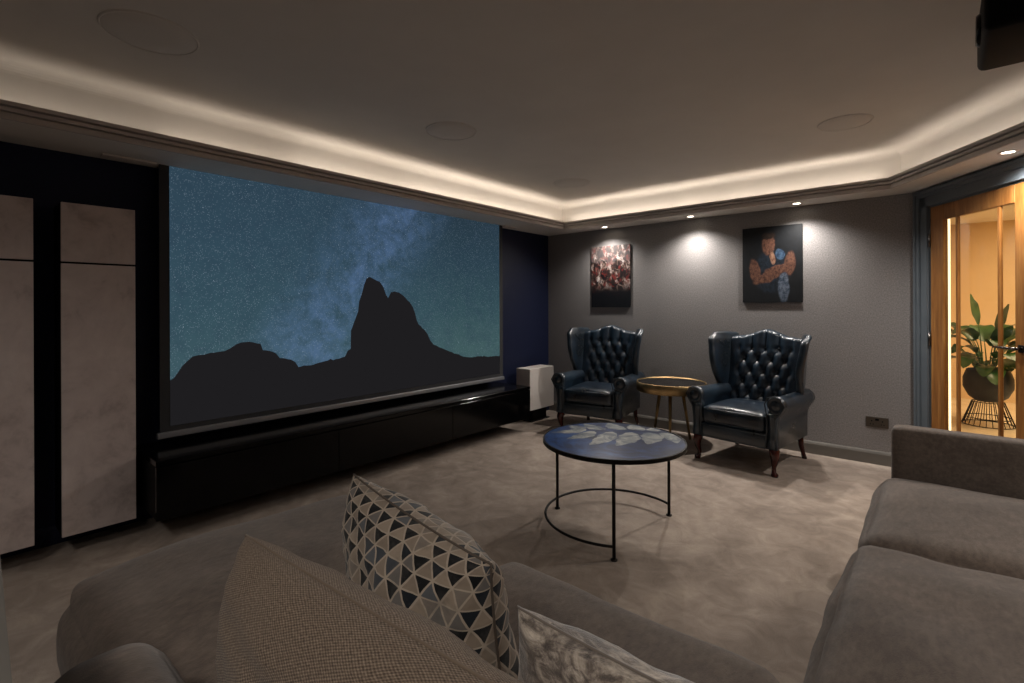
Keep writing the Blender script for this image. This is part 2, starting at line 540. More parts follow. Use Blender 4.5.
def downlight(loc, label, power, size=radians(150), aim=(0, 0, -1), blend=1.0, soft=.03):
    t = thing('downlight', label, 'downlight', loc, 0, 'recessed downlights in the soffit')
    bm = B(); lathe(bm, [(.03, -.001), (.031, -.005), (.043, -.004), (.046, 0), (.046, .004), (.03, .004)], 28); obj('bezel', bm, M['white_satin'], t)
    bm = B(); lathe(bm, [(.0301, -.0018), (.0295, -.0022), (.001, -.0024)], 24); obj('lens', bm, M['lens'], t)
    ld = bpy.data.lights.new('downlight_lamp', 'SPOT'); ld.energy = power; ld.color = (1, .94, .875); ld.spot_size = size; ld.spot_blend = blend; ld.shadow_soft_size = soft
    o = bpy.data.objects.new('downlight_lamp', ld); COL.objects.link(o); o.location = Vector(loc) + Vector((0, 0, -.02))
    o.rotation_euler = Vector(aim).to_track_quat('-Z', 'Y').to_euler()


downlight((.905, -.15, H1), 'small round downlight above the mottled canvas print, leftmost in the soffit', 50, aim=(0, -.32, -1))
downlight((1.885, -.165, H1), 'small round downlight in the soffit above the brass side table', 74, aim=(0, -.32, -1))
downlight((2.815, -.165, H1), 'small round downlight in the soffit above the dark figure print', 74, aim=(0, -.32, -1))
downlight((4.057, -.985, H1), 'small round downlight in the soffit above the oak glass door', 70)

# unseen downlights added over the right wall and behind the sofa as fill
for x_, y_, z_, lb_, pw_ in ((4.81, -3.1, H1, 'added unseen fill downlight in the soffit along the right wall, nearer the door', 95), (4.81, -4.7, H1, 'added unseen fill downlight in the soffit along the right wall, nearer the camera', 48),
                             (3.4, -5.9, H2, 'added unseen fill downlight in the ceiling behind the sofa, on the right', 105), (1.6, -5.9, H2, 'added unseen fill downlight in the ceiling behind the sofa, on the left', 62)):
    downlight((x_, y_, z_), lb_, pw_, radians(150), blend=1.0, soft=.22)

# ------------------------------------------------------------------ ceiling speakers
M['grille'] = mottled('speaker_grille_paint', (218, 213, 206), (224, 219, 212), 200, .85)
for x, y, r, lb in ((1.177, -4.447, .176, 'large round white ceiling speaker grille nearest the concrete cabinets'),
                    (1.26, -2.786, .17, 'round white ceiling speaker grille in front of the middle of the screen'),
                    (1.07, -1.057, .17, 'round white ceiling speaker grille near the corner beyond the screen'),
                    (3.29, -1.196, .15, 'round white ceiling speaker grille in the ceiling near the door')):
    t = thing('ceiling_speaker', lb, 'ceiling speaker', (x, y, H2), 0, 'round speakers in the ceiling')
    bm = B(); lathe(bm, [(r - .006, -.002), (r - .006, -.007), (r, -.007), (r + .003, -.001), (r + .003, .004), (r - .006, .004)], 48); obj('rim', bm, M['ceiling'], t)
    bm = B(); lathe(bm, [(r - .007, -.003), (r - .009, -.005), (r * .5, -.0065), (.002, -.007)], 48); obj('grille', bm, M['grille'], t)

# ------------------------------------------------------------------ projection screen
SX = .12; SY0, SY1 = -4.109, -1.055; SZ0, SZ1 = .578, 2.199
scr = thing('projection_screen', 'wide projector screen showing a starry night sky behind black rocks', 'projector screen', (SX, -2.58, 0.5))


def SL(y, z): return (.0, y + 2.58, z - .5)


bm = B(); box(bm, -.004, 0, -1.583, 1.58, .045, 1.6995); obj('border_fabric', bm, M['black_velvet'], scr, False)
sil = [(63, 513), (72, 508), (80, 497), (90, 482), (100, 472), (112, 462), (124, 459), (137, 460), (150, 455), (165, 452), (180, 450), (192, 443), (205, 436), (215, 432), (232, 430), (250, 432), (257, 437), (262, 447), (275, 450), (290, 455), (298, 464), (308, 466), (322, 468), (331, 475), (338, 484), (350, 482), (365, 480), (382, 475), (400, 470), (418, 468), (437, 462), (443, 449), (449, 444), (447, 428), (449, 405), (457, 388), (465, 365), (467, 345), (473, 328), (478, 308), (483, 295), (489, 290), (496, 295), (503, 299), (511, 303), (519, 315), (524, 328), (529, 337), (535, 325), (543, 324), (552, 325), (563, 334), (575, 346), (581, 356), (586, 367), (590, 383), (594, 394), (606, 404), (613, 414), (619, 427), (626, 436), (640, 443), (660, 451), (690, 462), (706, 464), (722, 461), (745, 462), (767, 460)]
pts = []
for x, y in sil:
    px, py = 140 + x / 2.1333, 140 + y / 2.1333
    d = ray(px, py); tt = (SX - CAM.x) / d.x; q = CAM + d * tt
    pts.append((q.y, q.z))
pts[0] = (SY0, pts[0][1]); pts[-1] = (SY1, pts[-1][1])
for i in range(1, len(pts)):
    if pts[i][0] <= pts[i - 1][0]: pts[i] = (pts[i - 1][0] + .002, pts[i][1])
fine = []
for i in range(len(pts) - 1):
    (y0, z0), (y1, z1) = pts[i], pts[i + 1]; n = max(1, int(abs(y1 - y0) / .02))
    for k in range(n):
        f = k / n; yy = y0 + (y1 - y0) * f; fine.append((yy, z0 + (z1 - z0) * f + (.014 * noise.noise(Vector((yy * 45, 3, 0))) if k or i else 0)))
fine.append(pts[-1]); fine[-1] = (SY1, fine[-1][1])


def starry():
    t = NT('projected_night_sky'); co = t.coord('Object'); s = t.n('SeparateXYZ', {0: co})
    y = s.outputs[1]; z = s.outputs[2]
    # milky way band leaning across the upper middle
    dd = t.math('ABSOLUTE', t.math('SUBTRACT', t.math('SUBTRACT', y, -.44), t.math('MULTIPLY', t.math('SUBTRACT', z, .72), .73)))
    cl = t.noise(co, 2.2, 6, .68, .4); cl2 = t.noise(co, 7, 5, .7, .3)
    band = t.math('MULTIPLY', t.ramp(dd, [(.0, (1, 1, 1)), (.62, (0, 0, 0))]), t.ramp(t.math('ADD', t.math('MULTIPLY', cl, .5), t.math('MULTIPLY', cl2, .5)), [(.38, (0, 0, 0)), (.66, (1, 1, 1))]))
    base = t.ramp(t.math('DIVIDE', z, 1.7), [(.2, s2l((64, 90, 92))), (.45, s2l((52, 77, 84))), (.75, s2l((43, 64, 76))), (1, s2l((38, 55, 67)))])
    base = t.mix(t.ramp(y, [(0, (.35,) * 3), (.9, (0, 0, 0))]), base, s2l((58, 84, 102)))
    col = t.mix(t.math('MULTIPLY', band, .8), base, s2l((86, 112, 152)))
    col = t.mix(t.ramp(cl2, [(.35, (.35,) * 3), (.55, (0, 0, 0))]), col, s2l((42, 60, 76)))
    for scl, rad, thr, br in ((80, .2, .62, .42), (36, .1, .8, .95), (130, .34, .4, .2)):
        vo = t.n('TexVoronoi', {'Vector': co, 'Scale': scl})
        rr = t.n('SeparateXYZ', {0: vo.outputs['Color']}).outputs[0]
        m = t.math('MULTIPLY', t.math('LESS_THAN', vo.outputs['Distance'], rad), t.math('GREATER_THAN', rr, thr))
        col = t.mix(t.math('MULTIPLY', m, br), col, s2l((190, 208, 226)))
    return t.emit(col, 1.0)


bm = B(); NZ = 1
for i in range(len(fine) - 1):
    (y0, z0), (y1, z1) = fine[i], fine[i + 1]
    for mi, q in ((0, [(y0, SZ0), (y1, SZ0), (y1, z1), (y0, z0)]), (1, [(y0, z0), (y1, z1), (y1, SZ1), (y0, SZ1)])):
        bm.faces.new([bm.verts.new(Vector(SL(*p)) + Vector((.002, 0, 0))) for p in q]).material_index = mi
bmesh.ops.remove_doubles(bm, verts=bm.verts[:], dist=1e-5)
obj('picture_area', bm, [emis('projected_rock_black', (30, 29, 31), 1.0), starry()], scr, False)
bm = B(); box(bm, -.02, .02, -1.6, 1.585, .008, .045, .006, 2); obj('bottom_bar', bm, M['alu'], scr, False)
bm = B(); box(bm, -.03, .035, -1.86, -1.6, 1.688, 1.6995, .002, 1); obj('slot_trim', bm, M['white_satin'], scr, False)
bm = B(); box(bm, -.03, .035, 1.59, 1.8, 1.688, 1.6995, .002, 1); obj('slot_trim', bm, M['white_satin'], scr, False)

# ------------------------------------------------------------------ media unit
mu = thing('media_unit', 'long low black gloss media unit floating under the projection screen', 'media unit', (0, -2.64, .14))
bm = B(); box(bm, .003, .48, -1.63, 1.64, 0, .3, .003, 1); obj('carcass', bm, M['black_matt'], mu, False)
bm = B(); box(bm, .003, .5, -1.635, 1.645, .3, .33, .003, 1); obj('top', bm, M['black_gloss'], mu, False)
for k in range(3):
    y0 = -1.635 + k * 3.28 / 3
    bm = B(); box(bm, .481, .5, y0 + .002, y0 + 3.28 / 3 - .002, 0, .296, .002, 1); obj('drop_front', bm, M['black_gloss'], mu, False)

# ------------------------------------------------------------------ concrete cabinets
def cabinet(y0, y1, label):
    t = thing('wall_cabinet', label, 'cabinet', (0, (y0 + y1) / 2, .1), 0, 'concrete fronted wall cabinets'); h = (y1 - y0) / 2
    bm = B(); box(bm, .003, .23, -h, h, 0, 1.777, .002, 1); obj('carcass', bm, M['black_matt'], t, False)
    bm = B(); box(bm, .231, .25, -h, h, .004, 1.453, .0015, 1); obj('lower_door', bm, M['concrete'], t, False)
    bm = B(); box(bm, .231, .25, -h, h, 1.464, 1.777, .0015, 1); obj('upper_door', bm, M['concrete'], t, False)


cabinet(-4.628, -4.31, 'tall taupe concrete-look wall cabinet nearest the projection screen')
cabinet(-5.05, -4.733, 'tall taupe concrete-look wall cabinet at the left edge, farther from the screen')

# ------------------------------------------------------------------ subwoofer
sw = thing('subwoofer', 'white box subwoofer on a dark stand beside the media unit', 'speaker', (.195, -.52, 0))
bm = B(); box(bm, -.1, .1, -.225, .225, .14, .605, .004, 2); obj('cabinet', bm, M['white_satin'], sw, False)
bm = B(); box(bm, -.06, .06, -.13, .13, .012, .1395, .003, 1); box(bm, -.08, .08, -.17, .17, 0, .012, .003, 1); obj('stand', bm, M['black_matt'], sw, False)

# ------------------------------------------------------------------ wing armchairs
def armchair(label, loc, rz):
    A = thing('wingback_armchair', label, 'armchair', loc, rz, 'navy buttoned leather wing chairs'); L = M['leather']
    # base frame with apron
    bm = B(); box(bm, -.3, .3, -.345, .33, .2, .325, .015, 3); box(bm, -.262, .262, -.358, -.345, .205, .315, .006, 2); obj('seat_frame', bm, L, A)
    bm = B(); tube(bm, [(-.262, -.36, .312), (.262, -.36, .312)], .006); tube(bm, [(-.262, -.36, .21), (.262, -.36, .21)], .005); obj('apron_piping', bm, L, A)
    bm = B(); pad(bm, -.258, .258, -.375, .2, .318, .468, .045, .022, .006, 14, .004, 6, 3); sc_ = obj('seat_cushion', bm, L, A)
    bm = B()
    for z in (.345, .448):
        tube(bm, [(-.245, -.2, z), (-.25, -.34, z), (-.235, -.37, z), (0, -.381, z), (.235, -.37, z), (.25, -.34, z), (.245, -.2, z)], .005)
    obj('piping', bm, L, sc_)
    # back: tufted front sheet rolled over a serpentine top
    p, q, v0, nr = .116, .1, .53, 5
    vt = v0 + q * (nr - 1)

    def top(u): return 1.035 + .06 * (.5 + .5 * cos(pi * min(1, abs(u) / .21))) - .012 * max(0, (abs(u) - .21) / .1)

    def rec(z): return .195 + (z - .45) * .2

    def puff(u, z):
        side = max(0, min(1, (abs(u) - .20) / .05)); v = min(z, vt)
        a = u / p + (v - v0) / (2 * q); b = u / p - (v - v0) / (2 * q)
        k0 = round((z - v0) / q); k0 = max(0, min(nr - 1, k0)); dm = 9
        for rr_ in (k0 - 1, k0, k0 + 1):
            if 0 <= rr_ < nr:
                of = .5 * ((3 if rr_ % 2 == 0 else 4) - 1); uu = (round(u / p + of) - of) * p
                dm = min(dm, (u - uu) ** 2 + (z - v0 - rr_ * q) ** 2)
        h = .5 * (abs(sin(pi * a)) * abs(sin(pi * b))) ** .4 + .5 * (1 - exp(-dm / .0011))
        if z > vt:
            f = min(1, (z - vt) / .05); hv = abs(sin(pi * (u / p + (nr - 1) / 2))) ** .55; h = h * (1 - f) + hv * f
        if z < v0: h = max(h, min(1, (v0 - z) / .1))
        h = h * (1 - side) + .9 * side
        return .042 * h
    rings = []; NU = 72
    for i in range(NU + 1):
        u = -.3 + .6 * i / NU; T = top(u); pr = []
        NVs = 64
        for j in range(NVs + 1):
            z = .42 + (T - .03 - .42) * j / NVs
            pr.append((u, rec(z) - puff(u, z) - .012, z))
        yb = rec(T - .03)
        d0 = puff(u, T - .03) + .012
        for k in range(1, 8):
            a = pi * k / 8; ry = (d0 + .06) / 2; cy = yb + (.06 - d0) / 2
            pr.append((u, cy - ry * cos(a), T - .03 + .032 * sin(a)))
        for j in range(7): 
            z = T - .03 + (.22 - T + .03) * j / 6; pr.append((u, min(rec(max(z, .45)), 9) + .06, z))
        rings.append(pr)
    bm = B(); loft(bm, rings, cap=True); bk = obj('backrest', bm, L, A)
    for r in range(nr):
        n = 3 if r % 2 == 0 else 4
        for k in range(n):
            u = (k - (n - 1) / 2) * p; z = v0 + r * q
            bm = B(); lathe(bm, [(.001, .006), (.007, .005), (.011, .001), (.011, -.004)], 10)
            bmesh.ops.transform(bm, matrix=Matrix.Translation((u, rec(z) - .017, z)) @ Matrix.Rotation(radians(80), 4, 'X'), verts=bm.verts[:])
            obj('button', bm, L, bk)
    for s in (-1, 1):
        # outer arm panel + rolled arm, swept from the scroll back to the wing
        prof = [(.265, .21), (.262, .40)]
        for k in range(13):
            a = radians(215 - 235 * k / 12); prof.append((.334 + .066 * cos(a), .548 + .066 * sin(a)))
        prof += [(.375, .49), (.352, .455), (.342, .40), (.34, .21)]
        rings = []
        for j in range(13):
            y = -.345 + .66 * j / 12; sh = .0 - .018 * (j / 12); dz = .012 * sin(pi * j / 12) * -1 - .02 * max(0, j / 12 - .5)
            rings.append([(s * (x + sh), y, z + (dz if z > .45 else 0)) for x, z in prof])
        bm = B(); loft(bm, rings); ar = obj('arm', bm, L, A)
        # scroll facing: vase shaped front plate and a rolled disc
        out = []
        for k in range(21):
            z = .21 + .27 * k / 20; w = .04 - .013 * sin(pi * min(1, k / 20 * 1.1)) ; c = .312; out.append((c + w, z, c - w))
        o2 = [(s * a, z) for a, z, b in out] + [(s * b, z) for a, z, b in reversed(out)]
        bm = B(); prism(bm, o2, -.362, -.34, 'y')
        bmesh.ops.bevel(bm, geom=[e for e in bm.edges], offset=.004, segments=2, affect='EDGES'); obj('arm_front', bm, L, ar)
        bm = B(); lathe(bm, [(.064, -.02), (.066, .004), (.06, .014), (.052, .013), (.046, .006), (.03, .008), (.026, .015), (.012, .019), (.001, .02)], 28)
        bmesh.ops.transform(bm, matrix=Matrix.Translation((s * .334, -.347, .548)) @ Matrix.Rotation(radians(90), 4, 'X'), verts=bm.verts[:]); obj('scroll', bm, L, ar)
        bm = B(); tube(bm, [(s * (.302 + .04), -.362, .215), (s * (.302 + .027), -.364, .36), (s * (.302 + .03), -.364, .44), (s * .372, -.364, .492), (s * .402, -.364, .55), (s * .372, -.364, .602), (s * .334, -.364, .618), (s * .278, -.364, .6), (s * .256, -.364, .55), (s * .27, -.364, .48), (s * (.302 - .028), -.364, .4), (s * (.302 - .04), -.364, .215)], .005); obj('piping', bm, L, ar)
        # wing
        rings = []; NW = 20
        for j in range(NW + 1):
            f = j / NW; z = .5 + .545 * f
            yf = .2 - .14 * min(1, (max(0, z - .5)) / .2) ** .7
            if z > .70: yf += -.02 * sin(pi * min(1, (z - .7) / .25))
            k = max(0, (f - .9) / .1); yf += .07 * k ** 2.5
            yb = rec(z) + .05
            zz = z + .0
            fl = .022 + .078 * f
            xb = .292; xf = .30 + fl
            th = .026 * (1 - .2 * k ** 2); rf = .031 * (1 - .2 * k ** 2)
            d = Vector((xf - xb, yf - yb)); d.normalize(); n = Vector((-d.y, d.x))
            ring = []
            for a in range(9):
                an = -pi / 2 + pi * a / 8; ring.append(Vector((xf, yf)) + d * (rf * cos(an)) + n * (rf * sin(an)))
            mid = (Vector((xf, yf)) * .6 + Vector((xb, yb)) * .4); ring.append(mid + n * th)
            ring.append(Vector((xb, yb)) + n * th)
            ring.append(Vector((xb, yb)) - n * th)
            ring.append(mid - n * th)
            rings.append([(s * v.x, v.y, zz) for v in ring])
        lastr = rings[-1]; cx = sum(v[0] for v in lastr) / len(lastr); cyy = sum(v[1] for v in lastr) / len(lastr)
        for sc1, dz in ((.9, .012), (.65, .02), (.3, .024)):
            rings.append([(cx + (x - cx) * sc1, cyy + (y - cyy) * sc1, z + dz) for x, y, z in lastr])
        bm = B(); loft(bm, rings); obj('wing', bm, L, A)
        # legs
        bm = B(); pts_ = [(0, 0, .215), (.006, -.006, .19), (.014, -.014, .155), (.01, -.01, .11), (0, 0, .065), (.001, -.002, .03), (.012, -.014, .014), (.012, -.014, 0)]
        tube(bm, [(s * (.305 + a), -.318 + b, c) for a, b, c in pts_], [.036, .038, .034, .025, .0165, .017, .027, .024], 12); obj('leg', bm, M['mahogany'], A)
        bm = B(); rr = [((s * .275, .29, .215), .026), ((s * .278, .3, .12), .021), ((s * .285, .325, .05), .018), ((s * .29, .34, 0), .021)]
        tube(bm, [a for a, b in rr], [b for a, b in rr], 8); obj('leg', bm, M['mahogany'], A)
    return A


ch = armchair('navy buttoned leather wing chair right of the brass side table, under the dark print', (2.535, -.5, 0), radians(-9))
dup(ch, (1.025, -.45, 0), radians(9), 'navy buttoned leather wing chair beside the white subwoofer, left of the brass side table')

# ------------------------------------------------------------------ side table
st = thing('side_table', 'round brass side table with mirrored top between the two wing chairs', 'side table', (1.775, -.40, 0))
R_ = .325
bm = B(); lathe(bm, [(.001, .485), (R_ - .01, .485), (R_, .49), (R_, .57), (R_ - .003, .575), (R_ - .008, .575), (R_ - .008, .565), (.001, .565)], 56); obj('drum', bm, M['brass'], st)
bm = B(); lathe(bm, [(.001, .5655), (R_ - .009, .5655), (R_ - .009, .569), (.001, .5692)], 56); obj('top', bm, M['glass_top'], st, False)
for a in (-70, 50, 170):
    c_, s_ = cos(radians(a)), sin(radians(a))
    bm = B(); tube(bm, [(.12 * c_, .12 * s_, .486), (.2 * c_, .2 * s_, 0)], [.017, .011], 12); obj('leg', bm, M['brass'], st)

# ------------------------------------------------------------------ coffee table
ct = thing('coffee_table', 'round coffee table with blue leaf-painted top and thin iron legs', 'coffee table', (2.275, -2.42, 0), YAW)


def tabletop():
    t = NT('deep_blue_marbled_lacquer'); co = t.coord('Object')
    a = t.noise(co, 4, 5, .65, 1.5)
    x = t.n('SeparateXYZ', {0: co}).outputs[0]
    f = t.math('SUBTRACT', a, t.math('MULTIPLY', x, .25))
    col = t.ramp(f, [(.3, s2l((14, 24, 46))), (.5, s2l((26, 54, 104))), (.68, s2l((48, 94, 160)))])
    return t.bsdf(col, .28, None, **{'Specular_IOR_Level': .35, 'Coat_Weight': .15, 'Coat_Roughness': .1})


def leafpaint():
    t = NT('silver_leaf_paint'); co = t.coord('Object')
    a = t.noise(co, 9, 5, .7, 1.0)
    col = t.ramp(a, [(.36, s2l((84, 96, 108))), (.5, s2l((140, 146, 148))), (.64, s2l((188, 188, 180)))])
    return t.bsdf(col, .3)


RT, ZT = .415, .52
bm = B(); lathe(bm, [(.001, ZT - .022), (RT, ZT - .022), (RT + .003, ZT - .02), (RT + .003, ZT + .001), (RT, ZT + .003), (RT - .006, ZT + .003), (RT - .006, ZT), (.001, ZT)], 72)
for f in bm.faces:
    c = f.calc_center_median()
    f.material_index = 0 if (f.normal.z > .5 or True) and sqrt(c.x ** 2 + c.y ** 2) < RT - .007 and c.z > ZT - .001 else 1
leaves = [((.07, .4), (-.39, -.31), .1), ((-.2, .44), (-.67, .0), .085), ((-.3, .56), (-.86, .38), .075), ((.36, .36), (-.03, -.35), .11), ((.62, .35), (.42, -.28), .11), ((.8, .33), (.84, -.24), .09),
          ((-.3, .62), (-.55, .82), .07), ((-.02, .52), (-.28, .93), .08), ((.28, .5), (.12, .97), .09), ((.55, .46), (.48, .85), .09), ((.78, .42), (.74, .64), .07)]
for (bu, bv), (tu, tv), w in leaves:
    b0 = Vector((bu, bv)); t0 = Vector((tu, tv)); d = t0 - b0; n = Vector((-d.y, d.x)).normalized()
    L_, R2 = [], []
    for k in range(13):
        f = k / 12; ww = w * 1.4 * (sin(pi * f ** .75)) ** .8 * (1 + .12 * sin(f * 22)) + .0015
        c = b0 + d * f + n * .05 * sin(pi * f)
        for lst, sg in ((L_, 1), (R2, -1)):
            q_ = c + n * ww * sg
            if q_.length > .965: q_ = q_.normalized() * .965
            lst.append((q_.x * RT, q_.y * RT, ZT + .0006))
    for k in range(12):
        try: f_ = bm.faces.new([bm.verts.new(x) for x in (L_[k], L_[k + 1], R2[k + 1], R2[k])]); f_.material_index = 2
        except ValueError: pass
stem = [(-.75, .62), (-.3, .6), (.07, .48), (.4, .42), (.75, .38), (.93, .2)]
o = obj('tabletop', bm, [tabletop(), M['iron'], leafpaint()], ct, False)
# three legs under the rim; ring open on the right
RL = .405
angs = []
for wx, wy in ((2.473, -2.769), (1.859, -2.427), (2.473, -2.049)):
    v = Matrix.Rotation(-YAW, 2) @ Vector((wx - 2.275, wy + 2.42)); angs.append(math.atan2(v.y, v.x))
for a in angs:
    bm = B(); tube(bm, [(RL * cos(a), RL * sin(a), ZT - .021), (RL * cos(a), RL * sin(a), .004)], .0095, 12); lg = obj('leg', bm, M['iron'], ct)
    bm = B(); lathe(bm, [(.001, 0), (.018, 0), (.018, .006), (.01, .009), (.001, .009)], 16, (RL * cos(a), RL * sin(a), 0)); obj('foot', bm, M['iron'], lg)
a0, a1 = angs[0], angs[2]
while a1 < a0: a1 += 2 * pi
if a1 - a0 < pi: a0, a1 = a1, a0 + 2 * pi
bm = B(); tube(bm, [(RL * cos(a0 + (a1 - a0) * k / 60), RL * sin(a0 + (a1 - a0) * k / 60), .07) for k in range(61)], .0075, 10); obj('base_ring', bm, M['iron'], ct)

# ------------------------------------------------------------------ corner sofa
so = thing('corner_sofa', 'large taupe corner sofa filling the foreground and right side', 'sofa', (3.0, -4.0, 0)); OX, OY = 3.0, -4.0
SM = M['sofa']


def spad(name, x0, x1, y0, y1, z0, z1, r, crown, bulge, N=18, wob=.012, seed=0, corner=0.0, wsc=3.0):
    bm = B(); pad(bm, x0 - OX, x1 - OX, y0 - OY, y1 - OY, z0, z1, r, crown, bulge, N, wob, wsc, seed, corner); return obj(name, bm, SM, so)


# base
bm = B(); box(bm, 1.72 - OX, 4.7 - OX, -4.8 - OY, -3.82 - OY, .05, .27, .03, 3); box(bm, 3.62 - OX, 4.7 - OX, -3.85 - OY, -1.84 - OY, .05, .27, .03, 3); obj('base', bm, SM, so)
for x, y in ((1.85, -4.65), (1.85, -3.95), (3.75, -2.0), (4.55, -2.0), (4.55, -4.65), (3.2, -3.95)):
    bm = B(); box(bm, x - .03 - OX, x + .03 - OX, y - .03 - OY, y + .03 - OY, 0, .055, .004, 1); obj('leg', bm, M['black_matt'], so, False)
spad('seat_cushion', 1.6, 2.62, -4.82, -3.74, .2, .45, .09, .05, .01, 24, .014, 1, .2)
spad('seat_cushion', 2.6, 3.5, -4.75, -3.72, .2, .45, .08, .05, .012, 24, .018, 2)
spad('seat_cushion', 3.5, 4.5, -4.75, -3.80, .22, .445, .07, .02, .0, 14, .01, 6)
spad('seat_cushion', 3.5, 4.45, -3.79, -2.83, .2, .455, .075, .07, .02, 24, .02, 3, 0, 4.5)
spad('seat_cushion', 3.515, 4.45, -2.83, -1.945, .2, .455, .075, .065, .02, 24, .016, 4)
spad('arm', 3.565, 4.7, -1.945, -1.815, .06, .705, .035, .0, .0, 14, .004, 5)
spad('backrest', 2.49, 4.7, -4.95, -4.74,   .06, .66, .08, .02, .0, 24, .006, 7)
spad('backrest', 4.47, 4.72, -4.75, -1.95, .06, .75, .06, .015, .0, 18, .006, 8)


# ------------------------------------------------------------------ scatter cushions
def pillow(name, TL, TR, BL, thick, mat, label, pinch=.06, wob=.012, seed=0, group=None, pw=.42, pipe=None, creases=()):
    """soft square cushion spanned by three of its corners"""
    TL, TR, BL = Vector(TL), Vector(TR), Vector(BL); C = (TR + BL) / 2; U = (TR - TL) / 2; V = (TL - BL) / 2; Nn = U.cross(V).normalized()
    o_ = thing(name, label, 'cushion', C - V, 0, group); base = C - V
    N = 44; bm = B(); uvl = bm.loops.layers.uv.new('UVMap')
    g = [sin(pi / 2 * (-1 + 2 * i / N)) for i in range(N + 1)]

    def P(u, v, s):
        k = max(0, (1 - u * u) * (1 - v * v)) ** pw
        a = u * (1 - pinch * (1 - v * v) ** .8 * u * u); b = v * (1 - pinch * (1 - u * u) ** .8 * v * v)
        q = C + U * a + V * b + Nn * (s * thick * k)
        w = wob * k ** .3 * noise.noise(Vector((u * 2.2, v * 2.2, seed + s))) + wob * .6 * noise.noise(Vector((u * 6, v * 6, seed + s * 2))) * min(1, k * 3)
        edge = max(abs(u), abs(v)); w += .012 * s * k * sin(9 * math.atan2(v, u) + seed) * max(0, edge - .5)
        for (a0, b0, a1, b1, dp, wd) in creases:
            d = Vector((a1 - a0, b1 - b0)); t = max(0, min(1, (Vector((u - a0, v - b0)).dot(d)) / d.length_squared))
            r2 = (u - a0 - d.x * t) ** 2 + (v - b0 - d.y * t) ** 2
            if s > 0: w -= dp * exp(-r2 / wd ** 2) * k
        return q + Nn * w - base
    def arc(h):
        L = [0.0]; q0 = None
        for i, x in enumerate(g):
            q1 = Vector((h * x, thick * max(0, 1 - x * x) ** pw))
            if q0 is not None: L.append(L[-1] + (q1 - q0).length)
            q0 = q1
        return [x / L[-1] for x in L]
    au, av = arc(U.length), arc(V.length)
    for s in (1, -1):
        G = [[bm.verts.new(P(u, v, s)) for v in g] for u in g]
        for i in range(N):
            for j in range(N):
                f = bm.faces.new((G[i][j], G[i + 1][j], G[i + 1][j + 1], G[i][j + 1]))
                for lp, (ii, jj) in zip(f.loops, ((i, j), (i + 1, j), (i + 1, j + 1), (i, j + 1))):
                    lp[uvl].uv = (au[ii] + (0 if s > 0 else 1.3), av[jj])
    bmesh.ops.remove_doubles(bm, verts=bm.verts[:], dist=1e-5)
    obj('cover', bm, mat, o_)
    bm = B(); e = [(-1 + 2 * k / 20) for k in range(20)]
    loop_ = [P(x, 1, 1) for x in e] + [P(1, -x, 1) for x in e] + [P(-x, -1, 1) for x in e] + [P(-1, x, 1) for x in e]
    tube(bm, loop_, .0028, 6, loop=True); obj('seam_piping', bm, pipe or mat, o_)
    return o_


pillow('scatter_cushion', (2.60, -4.345, .883), (3.14, -4.40, .855), (2.64, -4.315, .49), .118, M['triangles'], 'scatter cushion printed with black, blue and cream triangles', seed=3, pipe=plain('dark_taupe_piping', (96, 84, 74), .8))
pillow('scatter_cushion', (2.63, -4.62, .832), (3.46, -4.585, .845), (2.6, -4.635, .485), .12, M['weave'], 'large beige woven scatter cushion in the foreground, nearest the left', seed=9, pinch=.015, creases=[(-.42, -.25, -.12, .28, .03, .07)])
pillow('scatter_cushion', (3.215, -4.415, .815), (3.74, -4.35, .775), (3.215, -4.42, .49), .10, M['crushed'], 'silver crushed velvet scatter cushion to the right of the triangle print', seed=14)

# ------------------------------------------------------------------ wall prints
def print_material(name, bg1, bg2, blobs, sc=7, dist=.06, contrast=.5):
    t = NT(name); uv = t.coord('UV')
    nz = t.n('TexNoise', {'Vector': uv, 'Scale': sc, 'Detail': 4}).outputs['Color']
    off = t.n('VectorMath', {0: nz, 1: (.5, .5, .5)}, operation='SUBTRACT').outputs[0]
    off = t.n('VectorMath', {0: off, 3: dist * 2}, operation='SCALE').outputs[0]
    p = t.n('VectorMath', {0: uv, 1: off}, operation='ADD').outputs[0]
    col = t.ramp(t.noise(uv, 12, 5, .7), [(.35, s2l(bg1)), (.65, s2l(bg2))])
    for (cx, cy, rx_, ry_, rot, c1, c2) in blobs:
        mp = t.n('Mapping', {0: p, 1: (cx, cy, 0), 2: (0, 0, radians(rot)), 3: (rx_, ry_, 1)}, vector_type='TEXTURE').outputs[0]
        l = t.n('VectorMath', {0: t.n('VectorMath', {0: mp, 1: (1, 1, 0)}, operation='MULTIPLY').outputs[0]}, operation='LENGTH').outputs['Value']
        m = t.ramp(l, [(.8, (1, 1, 1)), (1.05, (0, 0, 0))])
        cc = t.ramp(t.noise(uv, 22, 4, .7), [(.36, s2l(c1)), (.62, s2l(c2))])
        col = t.mix(m, col, cc)
    return t.bsdf(col, .45)


def canvas(x0, x1, z0, z1, mat, label):
    t = thing('canvas_picture', label, 'picture', ((x0 + x1) / 2, 0, z0), 0, 'canvas prints on the grey wall'); w = (x1 - x0) / 2; h = z1 - z0
    bm = B(); box(bm, -w, w, -.014, -.002, 0, h, .002, 1); obj('canvas', bm, M['black_matt'], t, False)
    bm = B(); uvl = bm.loops.layers.uv.new('UVMap')
    f = bm.faces.new([bm.verts.new(v) for v in ((-w, -.0145, 0), (w, -.0145, 0), (w, -.0145, h), (-w, -.0145, h))])
    for lp, uv in zip(f.loops, ((0, 0), (1, 0), (1, 1), (0, 1))): lp[uvl].uv = uv
    obj('print', bm, mat, t, False)


